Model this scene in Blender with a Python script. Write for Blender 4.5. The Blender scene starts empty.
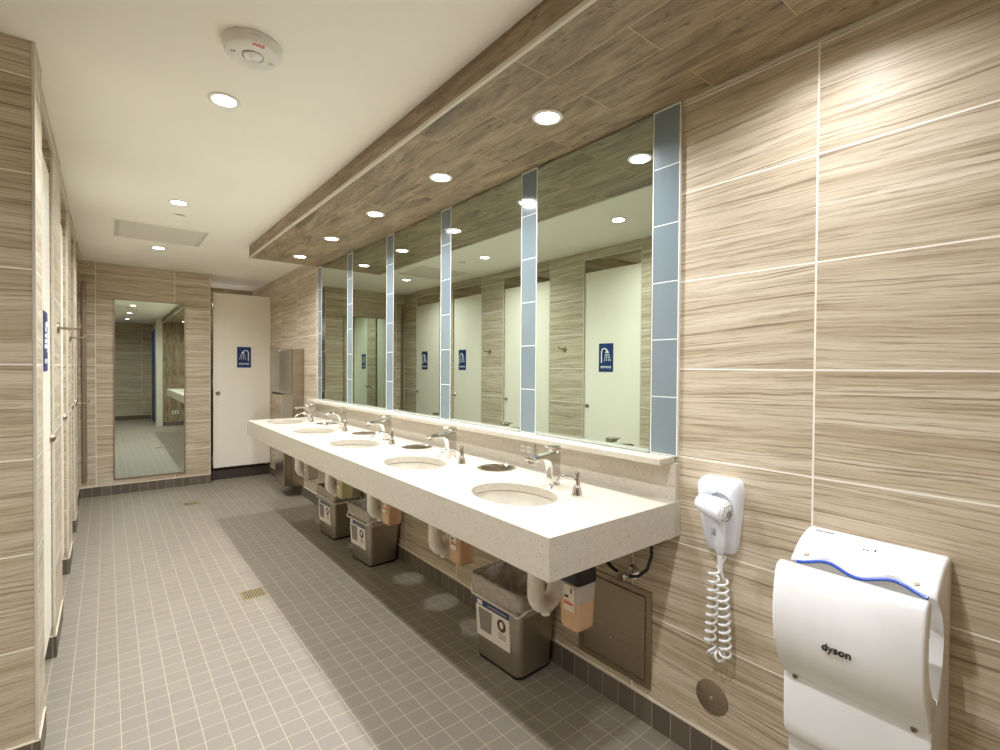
import bpy, bmesh, math, random
from mathutils import Vector, Matrix
random.seed(4)
scene = bpy.context.scene
COL = scene.collection
PI = math.pi

# ------------------------------------------------------------------ dimensions (metres, camera over the origin)
W = 1.58          # right wall plane
H = 1.32          # eye height
CZ = 2.355        # ceiling
SZ = 2.254        # soffit underside
LX = -0.185       # face of the piers on the left
BY = 6.42         # back wall plane
CT = 0.859        # counter top height

# ------------------------------------------------------------------ node helpers
class NT:
    def __init__(s, name):
        s.m = bpy.data.materials.new(name); s.m.use_nodes = True
        s.t = s.m.node_tree; s.n = s.t.nodes
        s.b = s.n['Principled BSDF']
    def val(s, sock, v):
        if hasattr(v, 'links') or isinstance(v, bpy.types.NodeSocket): s.t.links.new(v, sock)
        else: sock.default_value = v
    def math(s, op, a, b=0.0, c=None):
        n = s.n.new('ShaderNodeMath'); n.operation = op
        s.val(n.inputs[0], a); s.val(n.inputs[1], b)
        if c is not None: s.val(n.inputs[2], c)
        return n.outputs[0]
    def xyz(s, x, y, z):
        n = s.n.new('ShaderNodeCombineXYZ'); s.val(n.inputs[0], x); s.val(n.inputs[1], y); s.val(n.inputs[2], z); return n.outputs[0]
    def pos(s):
        g = s.n.new('ShaderNodeNewGeometry'); p = s.n.new('ShaderNodeSeparateXYZ'); s.t.links.new(g.outputs['Position'], p.inputs[0]); return p.outputs
    def obj(s):
        g = s.n.new('ShaderNodeTexCoord'); return g.outputs['Object']
    def noise(s, vec, scale, detail=3, rough=0.55, dist=0.0):
        n = s.n.new('ShaderNodeTexNoise'); s.val(n.inputs['Vector'], vec); n.inputs['Scale'].default_value = scale
        n.inputs['Detail'].default_value = detail; n.inputs['Roughness'].default_value = rough; n.inputs['Distortion'].default_value = dist
        return n.outputs['Fac']
    def rnd(s, vec):
        n = s.n.new('ShaderNodeTexWhiteNoise'); n.noise_dimensions = '3D'; s.val(n.inputs['Vector'], vec); return n.outputs['Value']
    def ramp(s, fac, stops):
        n = s.n.new('ShaderNodeValToRGB'); s.val(n.inputs[0], fac); cr = n.color_ramp
        while len(cr.elements) < len(stops): cr.elements.new(0.5)
        for e, (p, c) in zip(cr.elements, stops):
            e.position = p; e.color = (c, c, c, 1) if isinstance(c, (int, float)) else (*c, 1)
        return n.outputs[0]
    def mix(s, fac, a, b, mode='MIX'):
        n = s.n.new('ShaderNodeMix'); n.data_type = 'RGBA'; n.blend_type = mode
        s.val(n.inputs[0], fac)
        s.val(n.inputs[6], a if not isinstance(a, tuple) else (*a, 1)); s.val(n.inputs[7], b if not isinstance(b, tuple) else (*b, 1))
        return n.outputs[2]
    def edge(s, v, phase, pitch, half):
        """1 on a joint line of half width `half`, and the cell number"""
        q = s.math('DIVIDE', s.math('SUBTRACT', v, phase), pitch)
        fl = s.math('FLOOR', q); fr = s.math('SUBTRACT', q, fl)
        d = s.math('MINIMUM', fr, s.math('SUBTRACT', 1.0, fr))
        return s.math('LESS_THAN', d, half / pitch), fl
    def bump(s, h, strength, dist=0.002):
        n = s.n.new('ShaderNodeBump'); n.inputs['Strength'].default_value = strength; n.inputs['Distance'].default_value = dist
        s.val(n.inputs['Height'], h); s.t.links.new(n.outputs[0], s.b.inputs['Normal'])

def lin(r, g, b):
    f = lambda c: (c/255/12.92) if c/255 <= 0.04045 else ((c/255+0.055)/1.055)**2.4
    return (f(r), f(g), f(b))

def flat(name, rgb, rough=0.5, metal=0.0, spec=0.5, var=0.03, scale=30, **kw):
    """a plain material with a little procedural variation"""
    t = NT(name); c = lin(*rgb)
    n = t.noise(t.obj(), scale, 2)
    t.val(t.b.inputs['Base Color'], t.ramp(n, [(0.3, tuple(x*(1-var) for x in c)), (0.7, tuple(min(1, x*(1+var)) for x in c))]))
    t.b.inputs['Roughness'].default_value = rough; t.b.inputs['Metallic'].default_value = metal
    t.b.inputs['Specular IOR Level'].default_value = spec
    for k, v in kw.items(): t.b.inputs[k.replace('_', ' ')].default_value = v
    return t.m

def stone_tile(name, ax, phase, pitch, zphase=0.0975, zpitch=0.3058):
    t = NT(name); p = t.pos(); a = p[0] if ax == 'X' else p[1]; z = p[2]
    ja, ia = t.edge(a, phase, pitch, 0.0025); jz, iz = t.edge(z, zphase, zpitch, 0.0025)
    r = t.rnd(t.xyz(ia, iz, 3.3)); r2 = t.rnd(t.xyz(ia, iz, 8.1))
    wv = t.noise(t.xyz(t.math('MULTIPLY', a, 1.9), t.math('MULTIPLY', z, 8.0), t.math('MULTIPLY', r, 40)), 1.0, 2)
    wf = t.noise(t.xyz(t.math('MULTIPLY', a, 14), t.math('MULTIPLY', z, 30.0), r), 1.0, 2)
    zz = t.math('ADD', z, t.math('MULTIPLY', t.math('SUBTRACT', wv, 0.5), 0.028))
    zz = t.math('ADD', zz, t.math('MULTIPLY', t.math('SUBTRACT', wf, 0.5), 0.005))
    zz = t.math('ADD', zz, t.math('MULTIPLY', a, t.math('MULTIPLY', t.math('SUBTRACT', r2, 0.5), 0.10)))
    zz = t.math('ADD', zz, t.math('MULTIPLY', r, 7))
    ao = t.math('ADD', t.math('MULTIPLY', a, 1.0), t.math('MULTIPLY', r2, 30))
    broad = t.noise(t.xyz(t.math('MULTIPLY', ao, 0.5), t.math('MULTIPLY', zz, 24), r), 1.0, 3, 0.5)
    fine = t.noise(t.xyz(t.math('MULTIPLY', ao, 4.0), t.math('MULTIPLY', zz, 150), r2), 1.0, 6, 0.72)
    line = t.noise(t.xyz(t.math('MULTIPLY', ao, 1.5), t.math('MULTIPLY', zz, 125), r), 1.0, 4, 0.62)
    pale_streak = t.noise(t.xyz(t.math('MULTIPLY', ao, 7.0), t.math('MULTIPLY', zz, 230), r), 1.0, 3, 0.6)  # short pale streaks in the stone's own colour
    base = t.ramp(broad, [(0.25, lin(172, 155, 128)), (0.45, lin(196, 181, 155)), (0.6, lin(209, 196, 172)), (0.8, lin(219, 208, 187))])
    c = t.mix(t.ramp(fine, [(0.36, 0.85), (0.50, 0.0)]), base, lin(146, 128, 100))
    c = t.mix(t.ramp(fine, [(0.58, 0.0), (0.72, 0.6)]), c, lin(232, 223, 206))
    c = t.mix(t.ramp(line, [(0.34, 0.8), (0.44, 0.0)]), c, lin(118, 100, 75)); c = t.mix(t.ramp(pale_streak, [(0.66, 0.0), (0.76, 0.7)]), c, lin(236, 228, 213))
    c = t.mix(t.math('MULTIPLY', t.math('SUBTRACT', 1.0, r), 0.12), c, lin(158, 141, 115))
    g = t.math('MAXIMUM', ja, jz)
    t.val(t.b.inputs['Base Color'], t.mix(g, c, lin(238, 232, 219)))
    t.val(t.b.inputs['Roughness'], t.math('ADD', 0.42, t.math('MULTIPLY', g, 0.4))); t.b.inputs['Specular IOR Level'].default_value = 0.3
    t.bump(t.math('SUBTRACT', 1.0, g), 0.25)
    return t.m

def wood_tile(name, along, across, phase, pitch, phase2, length, vertical_only=False):
    t = NT(name); p = t.pos(); ix = dict(X=0, Y=1, Z=2)
    a, c_ = p[ix[along]], p[ix[across]]
    jc, ic = t.edge(c_, phase, pitch, 0.0016)
    sh = t.math('MULTIPLY', t.math('FLOORED_MODULO', ic, 2.0), length/2)
    ja, ia = t.edge(t.math('ADD', a, sh), phase2, length, 0.0016)
    r = t.rnd(t.xyz(ic, ia, 1.7)); r2 = t.rnd(t.xyz(ic, ia, 5.9))
    v = t.xyz(t.math('ADD', t.math('MULTIPLY', a, 2.2), t.math('MULTIPLY', r, 30)), t.math('MULTIPLY', c_, 11), t.math('MULTIPLY', r2, 20))
    blot = t.noise(v, 1.0, 5, 0.62, 1.3)
    v2 = t.xyz(t.math('ADD', t.math('MULTIPLY', a, 6), t.math('MULTIPLY', r2, 30)), t.math('MULTIPLY', c_, 120), r)
    grain = t.noise(v2, 1.0, 4, 0.6, 0.4)
    v3 = t.xyz(t.math('MULTIPLY', a, 14), t.math('MULTIPLY', c_, 60), r2)
    fleck = t.noise(v3, 1.0, 4, 0.65, 0.6)
    c = t.ramp(blot, [(0.30, lin(92, 78, 60)), (0.43, lin(134, 116, 90)), (0.56, lin(160, 141, 111)), (0.72, lin(178, 160, 130))])
    c = t.mix(t.ramp(grain, [(0.35, 0.5), (0.52, 0.0)]), c, lin(96, 80, 62))
    c = t.mix(t.ramp(fleck, [(0.32, 0.85), (0.42, 0.0)]), c, lin(72, 62, 52))
    c = t.mix(t.math('MULTIPLY', r, 0.22), c, lin(112, 96, 78))
    g = t.math('MAXIMUM', jc, ja)
    t.val(t.b.inputs['Base Color'], t.mix(g, c, lin(186, 158, 118)))
    t.b.inputs['Roughness'].default_value = 0.45
    return t.m

def floor_tile(name, ph=(0.038, 0.066), pitch=0.0768, axes=(0, 1), rgb=(136, 127, 112), half=0.0013):
    t = NT(name); p = t.pos()
    jx, ix = t.edge(p[axes[0]], ph[0], pitch, half); jy, iy = t.edge(p[axes[1]], ph[1], pitch, half)
    r = t.rnd(t.xyz(ix, iy, 2.2)); c0 = lin(*rgb)
    c = t.ramp(r, [(0.0, tuple(x*0.955 for x in c0)), (1.0, tuple(x*1.045 for x in c0))])
    n = t.noise(t.xyz(p[0], p[1], p[2]), 220, 3)
    c = t.mix(t.ramp(n, [(0.35, 0.25), (0.6, 0.0)]), c, tuple(x*0.7 for x in c0))
    g = t.math('MAXIMUM', jx, jy)
    t.val(t.b.inputs['Base Color'], t.mix(g, c, lin(182, 167, 140)))
    t.b.inputs['Roughness'].default_value = 0.5
    t.bump(t.math('SUBTRACT', 1.0, g), 0.3)
    return t.m

def base_tile(name, ax, ph):
    t = NT(name); p = t.pos(); a = p[0] if ax == 'X' else p[1]
    j, i = t.edge(a, ph, 0.0768, 0.0018); c0 = lin(100, 89, 77)
    r = t.rnd(t.xyz(i, 1.0, 1.0))
    c = t.ramp(r, [(0, tuple(x*0.85 for x in c0)), (1, tuple(x*1.15 for x in c0))])
    top = t.math('GREATER_THAN', p[2], 0.0945)
    g = t.math('MAXIMUM', j, top)
    t.val(t.b.inputs['Base Color'], t.mix(top, t.mix(j, c, lin(150, 138, 118)), lin(205, 192, 168))); t.b.inputs['Roughness'].default_value = 0.5
    return t.m

def quartz(name):
    t = NT(name); o = t.obj()
    v = t.n.new('ShaderNodeTexVoronoi'); v.inputs['Scale'].default_value = 170; t.t.links.new(o, v.inputs['Vector'])
    sp = t.rnd(v.outputs['Position'])
    near = t.math('LESS_THAN', v.outputs['Distance'], 0.35)
    dark = t.math('MULTIPLY', near, t.math('GREATER_THAN', sp, 0.88)); lite = t.math('MULTIPLY', near, t.math('LESS_THAN', sp, 0.10))
    c = t.ramp(t.noise(o, 60, 3), [(0.3, lin(191, 183, 166)), (0.7, lin(200, 192, 176))])
    c = t.mix(t.math('MULTIPLY', dark, 0.75), c, lin(142, 126, 104)); c = t.mix(t.math('MULTIPLY', lite, 0.5), c, lin(212, 207, 196))
    t.val(t.b.inputs['Base Color'], c); t.b.inputs['Roughness'].default_value = 0.28
    return t.m

def glass_strip(name):
    t = NT(name); p = t.pos()
    j, i = t.edge(p[2], 1.0150, 0.2058, 0.0018)
    r = t.rnd(t.xyz(i, t.math('FLOOR', t.math('MULTIPLY', p[1], 1.3)), 0.0))
    c = t.ramp(r, [(0, lin(116, 130, 134)), (1, lin(127, 140, 143))])
    t.val(t.b.inputs['Base Color'], t.mix(j, c, lin(226, 226, 220))); t.b.inputs['Roughness'].default_value = 0.12
    return t.m

def brushed(name, rgb, rough=0.32, ax=2, metal=1.0):
    t = NT(name); tc = t.n.new('ShaderNodeSeparateXYZ'); t.t.links.new(t.obj(), tc.inputs[0]); o = tc.outputs
    k = [6, 6, 6]; k[ax] = 260
    n = t.noise(t.xyz(t.math('MULTIPLY', o[0], k[0]), t.math('MULTIPLY', o[1], k[1]), t.math('MULTIPLY', o[2], k[2])), 1.0, 3)
    c = lin(*rgb)
    t.val(t.b.inputs['Base Color'], t.ramp(n, [(0.3, tuple(x*0.88 for x in c)), (0.7, tuple(min(1, x*1.08) for x in c))]))
    t.b.inputs['Metallic'].default_value = metal; t.b.inputs['Roughness'].default_value = rough
    return t.m

def emitter(name, rgb, strength):
    t = NT(name); t.b.inputs['Base Color'].default_value = (0.9, 0.9, 0.88, 1)
    t.b.inputs['Emission Color'].default_value = (*rgb, 1); t.b.inputs['Emission Strength'].default_value = strength
    return t.m

M = {}
M['tileR'] = stone_tile('stone_tile_right', 'Y', 0.549, 0.6115)
M['tileB'] = stone_tile('stone_tile_back', 'X', -0.083, 0.668)
M['tileP'] = stone_tile('stone_tile_pier', 'Y', 0.60, 3.1)
M['tilePx'] = stone_tile('stone_tile_pier_side', 'X', 0.02, 0.668)
M['wood'] = wood_tile('wood_plank_soffit', 'Y', 'X', 0.966, 0.1535, 1.1635, 0.613)
M['woodF'] = wood_tile('wood_plank_fascia', 'Y', 'Z', 2.0, 0.4, 5.5, 9.0)
M['woodV'] = wood_tile('wood_plank_wall', 'Z', 'X', 0.966, 0.1535, 0.3, 1.22)
M['floor'] = floor_tile('floor_mosaic')
M['baseY'] = base_tile('base_tile_y', 'Y', 0.066)
M['baseX'] = base_tile('base_tile_x', 'X', 0.038)
M['mosaic'] = floor_tile('white_mosaic', (0.86, 0.02), 0.05, (0, 2), (214, 208, 192), 0.001)
M['ceil'] = flat('ceiling_paint', (246, 243, 233), 0.8, var=0.01, scale=3)
M['trimw'] = flat('cream_metal_trim', (205, 198, 182), 0.35)
M['quartz'] = quartz('quartz')
M['china'] = flat('white_china', (206, 200, 186), 0.12)
M['shadestrip'] = flat('under_door_shade', (64, 55, 47), 0.5)  # dark colour stands in for the shade under the far shower door
M['glassstrip'] = glass_strip('blue_glass_tile')
M['chrome'] = flat('chrome', (222, 220, 216), 0.06, 1.0)
M['steel'] = brushed('brushed_steel', (178, 170, 156), 0.24)
M['steelbin'] = brushed('bin_steel', (182, 173, 158), 0.42, 2)
M['steeldk'] = brushed('dark_steel', (164, 151, 131), 0.48)
M['chute'] = brushed('chute_steel', (226, 218, 204), 0.28)
M['satin'] = flat('satin_nickel', (176, 162, 140), 0.3, 1.0)
M['mirror'] = flat('mirror_glass', (201, 211, 198), 0.0, 1.0, var=0.0)
M['mirroredge'] = flat('mirror_edge', (196, 205, 196), 0.2, 0.6)
M['door'] = flat('cream_laminate', (238, 232, 215), 0.4, var=0.012, scale=4)
M['doorR'] = flat('cream_laminate_back', (238, 232, 215), 0.4, var=0.012, scale=4)
M['blue'] = flat('sign_blue', (18, 50, 104), 0.4)
M['bluedoor'] = flat('blue_door_paint', (12, 44, 100), 0.4)
M['white'] = flat('white_plastic', (238, 238, 236), 0.22, var=0.01)
M['whitecool'] = flat('white_plastic_cool', (232, 236, 242), 0.25, var=0.01)
M['whitemat'] = flat('white_matt', (235, 232, 224), 0.5)
M['pvc'] = flat('white_pvc', (243, 238, 228), 0.4)
M['grey'] = flat('grey_plastic', (150, 152, 156), 0.4)
M['black'] = flat('black_plastic', (24, 22, 21), 0.4)
M['dark'] = flat('dark_gap', (40, 36, 32), 0.6)
M['bluetrim'] = flat('blue_translucent_trim', (58, 92, 188), 0.15)
M['red'] = flat('red_ink', (214, 92, 74), 0.6)
M['navy'] = flat('navy_ink', (24, 52, 104), 0.5)
M['paper'] = flat('label_paper', (228, 222, 206), 0.6)
M['brown'] = flat('brown_ink', (92, 50, 34), 0.6)
M['inkgrey'] = flat('grey_ink', (140, 132, 122), 0.6)
M['liner'] = flat('bin_liner', (214, 206, 190), 0.3, var=0.15, scale=40, Alpha=0.42)
M['linerw'] = flat('liner_roll', (222, 214, 198), 0.35)
M['linerdk'] = flat('bin_liner_inside', (196, 188, 176), 0.25, var=0.3, scale=26)
M['bottle'] = flat('frosted_bottle', (226, 214, 200), 0.25, Transmission_Weight=0.35)
M['liquid'] = flat('orange_soap', (238, 197, 156), 0.2, Transmission_Weight=0.25)
M['liquidy'] = flat('pale_yellow_soap', (218, 214, 160), 0.2, Transmission_Weight=0.25)
M['brass'] = flat('brass_grate', (190, 172, 128), 0.35, 0.7)
M['lens'] = emitter('lamp_lens', (1.0, 0.95, 0.86), 30)
M['lensdim'] = emitter('stall_fill_lamp_shade', (1.0, 0.96, 0.88), 14)
M['vent'] = flat('vent_grey', (206, 201, 188), 0.6)

# ------------------------------------------------------------------ mesh helpers
class B:
    def __init__(s): s.bm = bmesh.new()
    def box(s, x0, x1, y0, y1, z0, z1, bev=0.0, seg=2):
        r = bmesh.ops.create_cube(s.bm, size=1.0)
        for v in r['verts']:
            v.co = Vector(((x0+x1)/2+v.co.x*(x1-x0), (y0+y1)/2+v.co.y*(y1-y0), (z0+z1)/2+v.co.z*(z1-z0)))
        if bev:
            es = list({e for v in r['verts'] for e in v.link_edges})
            bmesh.ops.bevel(s.bm, geom=es, offset=bev, segments=seg, profile=0.5, affect='EDGES', clamp_overlap=True)
        return s
    def lathe(s, prof, c=(0, 0, 0), axis='Z', n=32, sx=1.0, sy=1.0):
        """prof = [(radius, height)]; revolve about an axis through c"""
        rings = []
        for r, h in prof:
            ring = []
            for i in range(n):
                a = 2*PI*i/n; p = (r*math.cos(a)*sx, r*math.sin(a)*sy, h)
                if axis == 'X': p = (h, p[0], p[1])
                elif axis == 'Y': p = (p[1], h, p[0])
                elif axis != 'Z': p = tuple(axis @ Vector(p))
                ring.append(s.bm.verts.new((c[0]+p[0], c[1]+p[1], c[2]+p[2])))
            rings.append(ring)
        for a, b in zip(rings, rings[1:]):
            for i in range(n): s.bm.faces.new((a[i], a[(i+1) % n], b[(i+1) % n], b[i]))
        if prof[0][0] > 1e-6: s.bm.faces.new(rings[0][::-1])
        if prof[-1][0] > 1e-6: s.bm.faces.new(rings[-1])
        return s
    def open_lathe(s, prof, c, n=32, sx=1.0, sy=1.0):
        rings = [[s.bm.verts.new((c[0]+r*math.cos(2*PI*i/n)*sx, c[1]+r*math.sin(2*PI*i/n)*sy, c[2]+h)) for i in range(n)] for r, h in prof]
        for a, b in zip(rings, rings[1:]):
            for i in range(n): s.bm.faces.new((a[i], a[(i+1) % n], b[(i+1) % n], b[i]))
        return s
    def tube(s, pts, r, n=12):
        pts = [Vector(p) for p in pts]; rs = r if isinstance(r, (list, tuple)) else [r]*len(pts)
        rings = []; up = None
        for i, p in enumerate(pts):
            d = (pts[min(i+1, len(pts)-1)] - pts[max(i-1, 0)]).normalized()
            if up is None:
                up = Vector((0, 0, 1)) if abs(d.z) < 0.9 else Vector((1, 0, 0))
            u = (up - d*up.dot(d)).normalized(); v = d.cross(u); up = u
            rings.append([s.bm.verts.new(p+(u*math.cos(2*PI*k/n)+v*math.sin(2*PI*k/n))*rs[i]) for k in range(n)])
        for a, b in zip(rings, rings[1:]):
            for k in range(n): s.bm.faces.new((a[k], a[(k+1) % n], b[(k+1) % n], b[k]))
        s.bm.faces.new(rings[0][::-1]); s.bm.faces.new(rings[-1])
        return s
    def loft(s, slices, cap=True):
        """closed outlines with the same number of points"""
        rs = [[s.bm.verts.new(p) for p in sl] for sl in slices]; n = len(rs[0])
        for a, b in zip(rs, rs[1:]):
            for k in range(n): s.bm.faces.new((a[k], a[(k+1) % n], b[(k+1) % n], b[k]))
        if cap: s.bm.faces.new(rs[0][::-1]); s.bm.faces.new(rs[-1])
        return s
    def quad(s, *ps):
        s.bm.faces.new([s.bm.verts.new(p) for p in ps]); return s
    def make(s, name, mat, parent=None, smooth=35, xf=None, bev=0.0):
        bm = s.bm
        if xf is not None: bm.transform(xf)
        bmesh.ops.recalc_face_normals(bm, faces=bm.faces)
        me = bpy.data.meshes.new(name); bm.to_mesh(me); bm.free()
        return link(name, me, mat, parent, smooth, bev)

def link(name, me, mat, parent=None, smooth=35, bev=0.0):
    o = bpy.data.objects.new(name, me); COL.objects.link(o)
    for m in (mat if isinstance(mat, (list, tuple)) else [mat]): me.materials.append(m)
    if smooth:
        for p in me.polygons: p.use_smooth = True
        me.set_sharp_from_angle(angle=math.radians(smooth))
    if bev:
        md = o.modifiers.new('bevel', 'BEVEL'); md.width = bev; md.segments = 3; md.limit_method = 'ANGLE'; md.angle_limit = math.radians(40)
    if parent is not None: o.parent = parent
    return o

def tag(o, label, cat, group=None):
    o['label'] = label; o['category'] = cat
    if group: o['group'] = group
    return o

def thing(name, label, cat, loc=(0, 0, 0), group=None, rz=0.0):
    o = bpy.data.objects.new(name, None); COL.objects.link(o); o.location = loc; o.rotation_euler = (0, 0, rz); o.empty_display_size = 0.05
    return tag(o, label, cat, group)

def struct(o):
    o['kind'] = 'structure'; return o

def copy_thing(src, loc, label, rz=None):
    r = src.copy(); COL.objects.link(r); r.location = loc; r['label'] = label
    if rz is not None: r.rotation_euler = (0, 0, rz)
    for ch in src.children:
        c = ch.copy(); COL.objects.link(c); c.parent = r
        for g in ch.children:
            d = g.copy(); COL.objects.link(d); d.parent = c
    return r

def wall(name, x0, x1, y0, y1, z0, z1, my, mx):
    """box wall: faces looking along x take my (joints along y), faces looking along y take mx"""
    o = B().box(x0, x1, y0, y1, z0, z1).make(name, [my, mx], smooth=0)
    for p in o.data.polygons:
        if abs(p.normal.y) > 0.5: p.material_index = 1
    return struct(o)

def text(name, s, size, mat, mtx, parent=None, depth=0.0005, align='CENTER', sx=1.0, bold=0.0):
    cu = bpy.data.curves.new(name, 'FONT'); cu.body = s; cu.size = size; cu.align_x = align; cu.align_y = 'CENTER'; cu.extrude = depth; cu.offset = bold
    t = bpy.data.objects.new(name, cu)
    COL.objects.link(t)
    me = bpy.data.meshes.new_from_object(t.evaluated_get(bpy.context.evaluated_depsgraph_get()))
    bpy.data.objects.remove(t)
    me.transform(mtx @ Matrix.Diagonal((sx, 1, 1, 1)))
    return link(name, me, mat, parent, 0)

def frame(x, y, o):
    x, y, o = Vector(x), Vector(y), Vector(o); z = x.cross(y)
    return Matrix(((x.x, y.x, z.x, o.x), (x.y, y.y, z.y, o.y), (x.z, y.z, z.z, o.z), (0, 0, 0, 1)))

# ------------------------------------------------------------------ the room
struct(B().box(-1.5, 1.75, -2.5, 7.7, -0.1, 0.0).make('floor', M['floor'], smooth=0))
struct(B().box(-1.5, 1.75, -2.5, 7.7, CZ, CZ+0.1).make('ceiling', M['ceil'], smooth=0))
wall('wall_right', W, W+0.12, -0.46, 7.66, 0, CZ, M['tileR'], M['tileB'])
wall('wall_back', -1.4, 0.92, BY, 7.5, 0, CZ, M['tileP'], M['tileB'])
wall('wall_back_shower', -1.4, W, 7.5, 7.66, 0, CZ, M['tileP'], M['tileB'])
wall('wall_left', -1.5, -1.38, -2.45, 7.5, 0, CZ, M['tileP'], M['tileB'])
wall('wall_front', -1.5, 1.7, -2.45, -2.33, 0, CZ, M['tileP'], M['tilePx'])
wall('wall_front_side', 0.90, 1.0, -2.33, -0.43, 0, CZ, M['tileP'], M['tileB'])
struct(B().box(0.93, W, -0.43, -0.28, 0, CZ).make('wall_front_wood', M['woodV'], smooth=0))
struct(B().box(0.855, 0.965, -0.46, -0.272, 0, CZ).make('wall_front_column', M['mosaic'], smooth=0))
PFX = [-0.178, -0.185, -0.191, -0.196, -0.217]
PIERS = [(2.19, 2.385), (2.99, 3.425), (4.14, 4.53), (5.14, 5.45), (6.08, BY)]
OPEN = [(2.385, 2.99), (3.425, 4.14), (4.53, 5.14), (5.45, 6.08)]
k = 1
for (y0, y1), px in zip(PIERS, PFX):
    wall('wall_pier', -1.38, px, y0, y1, 0, CZ, M['tileP'], M['tilePx'])
for y0, y1 in OPEN:
    wall('wall_header', LX-0.12, LX, y0, y1, 2.278, CZ, M['tileP'], M['tilePx'])
# pier corner trims, header trim
for (y0, y1), LX_ in zip(PIERS, PFX):
    b = B()
    b.box(LX_-0.008, LX_+0.0025, y0-0.0025, y0+0.007, 0.097, 2.352, 0.002)
    if y1 < BY: b.box(LX_-0.008, LX_+0.0025, y1-0.007, y1+0.0025, 0.097, 2.352, 0.002)
    struct(b.make('trim_%d' % k, M['trimw'], smooth=0)); k += 1
for (y0, y1) in OPEN:
    struct(B().box(LX-0.008, LX+0.003, y0+0.002, y1-0.002, 2.274, 2.284).make('trim_%d' % k, M['trimw'], smooth=0)); k += 1
b = B()
for (y0, y1), LX_ in zip(PIERS, PFX): b.box(LX_-0.01, LX_+0.004, y0, y1, CZ-0.006, CZ-0.0005)
struct(b.make('trim_%d' % k, M['trimw'], smooth=0)); k += 1
struct(B().box(0.912, 0.923, BY-0.004, BY+0.012, 0.097, CZ-0.002, 0.002).make('trim_%d' % k, M['trimw'], smooth=0)); k += 1
struct(B().box(-0.216, 0.92, BY-0.005, BY-0.0005, CZ-0.007, CZ-0.0005).make('trim_%d' % k, M['trimw'], smooth=0)); k += 1
struct(B().box(W-0.005, W-0.0005, 4.71, 7.49, CZ-0.008, CZ-0.0005).make('trim_%d' % k, M['trimw'], smooth=0)); k += 1
struct(B().box(W-0.006, W-0.0005, -0.27, 0.975, SZ-0.010, SZ-0.0005).make('trim_%d' % k, M['trimw'], smooth=0)); k += 1
# baseboards
struct(B().box(W-0.009, W-0.0003, -0.27, 7.5, 0, 0.097).make('baseboard_right', M['baseY'], smooth=0))
struct(B().box(-0.21, 0.921, BY-0.009, BY-0.0003, 0, 0.097).make('baseboard_back', M['baseX'], smooth=0))
struct(B().box(0.92, W-0.01, 6.53, 6.62, 0, 0.105, 0.003).make('shower_shade_strip', M['shadestrip'], smooth=0))  # dark strip put where shade falls below the shower door
b = B()
for (y0, y1), LX_ in zip(PIERS, PFX):
    b.box(LX_+0.0003, LX_+0.006, y0-0.006, y1, 0, 0.097)
    b.box(LX_-0.25, LX_+0.006, y0-0.009, y0-0.0003, 0, 0.097)
b.box(-1.37, LX-0.2, 2.181, 2.1897, 0, 0.097)
o = struct(b.make('baseboard_left', [M['baseY'], M['baseX']], smooth=0))
for p in o.data.polygons:
    if abs(p.normal.y) > 0.5: p.material_index = 1
b = B().box(-1.37, 0.89, -2.33, -2.32, 0, 0.097); b.box(0.967, W-0.01, -0.279, -0.27, 0, 0.097)
struct(b.make('baseboard_front', M['baseX'], smooth=0))
# soffit
SX = 0.966; SY1 = 4.695
o = B().box(SX, W-0.0005, -0.279, SY1, SZ, CZ-0.0005).make('ceiling_soffit', [M['wood'], M['woodF']], smooth=0)
for p in o.data.polygons:
    if abs(p.normal.z) < 0.5: p.material_index = 1
struct(o)
struct(B().box(SX-0.004, SX+0.010, -0.275, SY1+0.002, SZ-0.003, SZ+0.011, 0.002).make('trim_%d' % k, M['trimw'], smooth=0)); k += 1
# blue glass tile columns between the mirrors
STR = [0.976+0.7335*i for i in range(6)]; SW = 0.103
for i, y in enumerate(STR):
    struct(B().box(W-0.011, W-0.0003, y, y+SW, 1.0125, SZ-0.001).make('trim_%d' % k, M['glassstrip'], smooth=0)); k += 1
    b = B().box(W-0.0125, W-0.0005, y-0.0035, y, 1.0125, SZ-0.001).box(W-0.0125, W-0.0005, y+SW, y+SW+0.0035, 1.0125, SZ-0.001)
    b.box(W-0.0125, W-0.001, y, y+SW, SZ-0.006, SZ-0.001)
    struct(b.make('trim_%d' % k, M['whitemat'], smooth=0)); k += 1

# ------------------------------------------------------------------ mirrors over the counter
ordn = ['first', 'second', 'third', 'fourth', 'fifth']
for i in range(5):
    y0 = STR[i]+SW+0.006; y1 = STR[i+1]-0.006
    t = thing('wall_mirror', 'tall wall mirror above the counter, %s' % [
        'largest in view, nearest the hair dryer', 'second from the hair dryer end', 'middle one of the row of five',
        'second from the paper towel unit end', 'smallest in view, nearest the paper towel unit'][i], 'mirror', (W, (y0+y1)/2, 1.02), 'mirrors over the counter')
    hw = (y1-y0)/2
    B().box(-0.012, -0.001, -hw, hw, 0.004, SZ-1.02-0.006).make('glass', M['mirror'], t, smooth=0)
    B().box(-0.016, -0.0005, -hw, hw, -0.0065, 0.005, 0.001).make('bottom_channel', M['mirroredge'], t, smooth=0)

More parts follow.
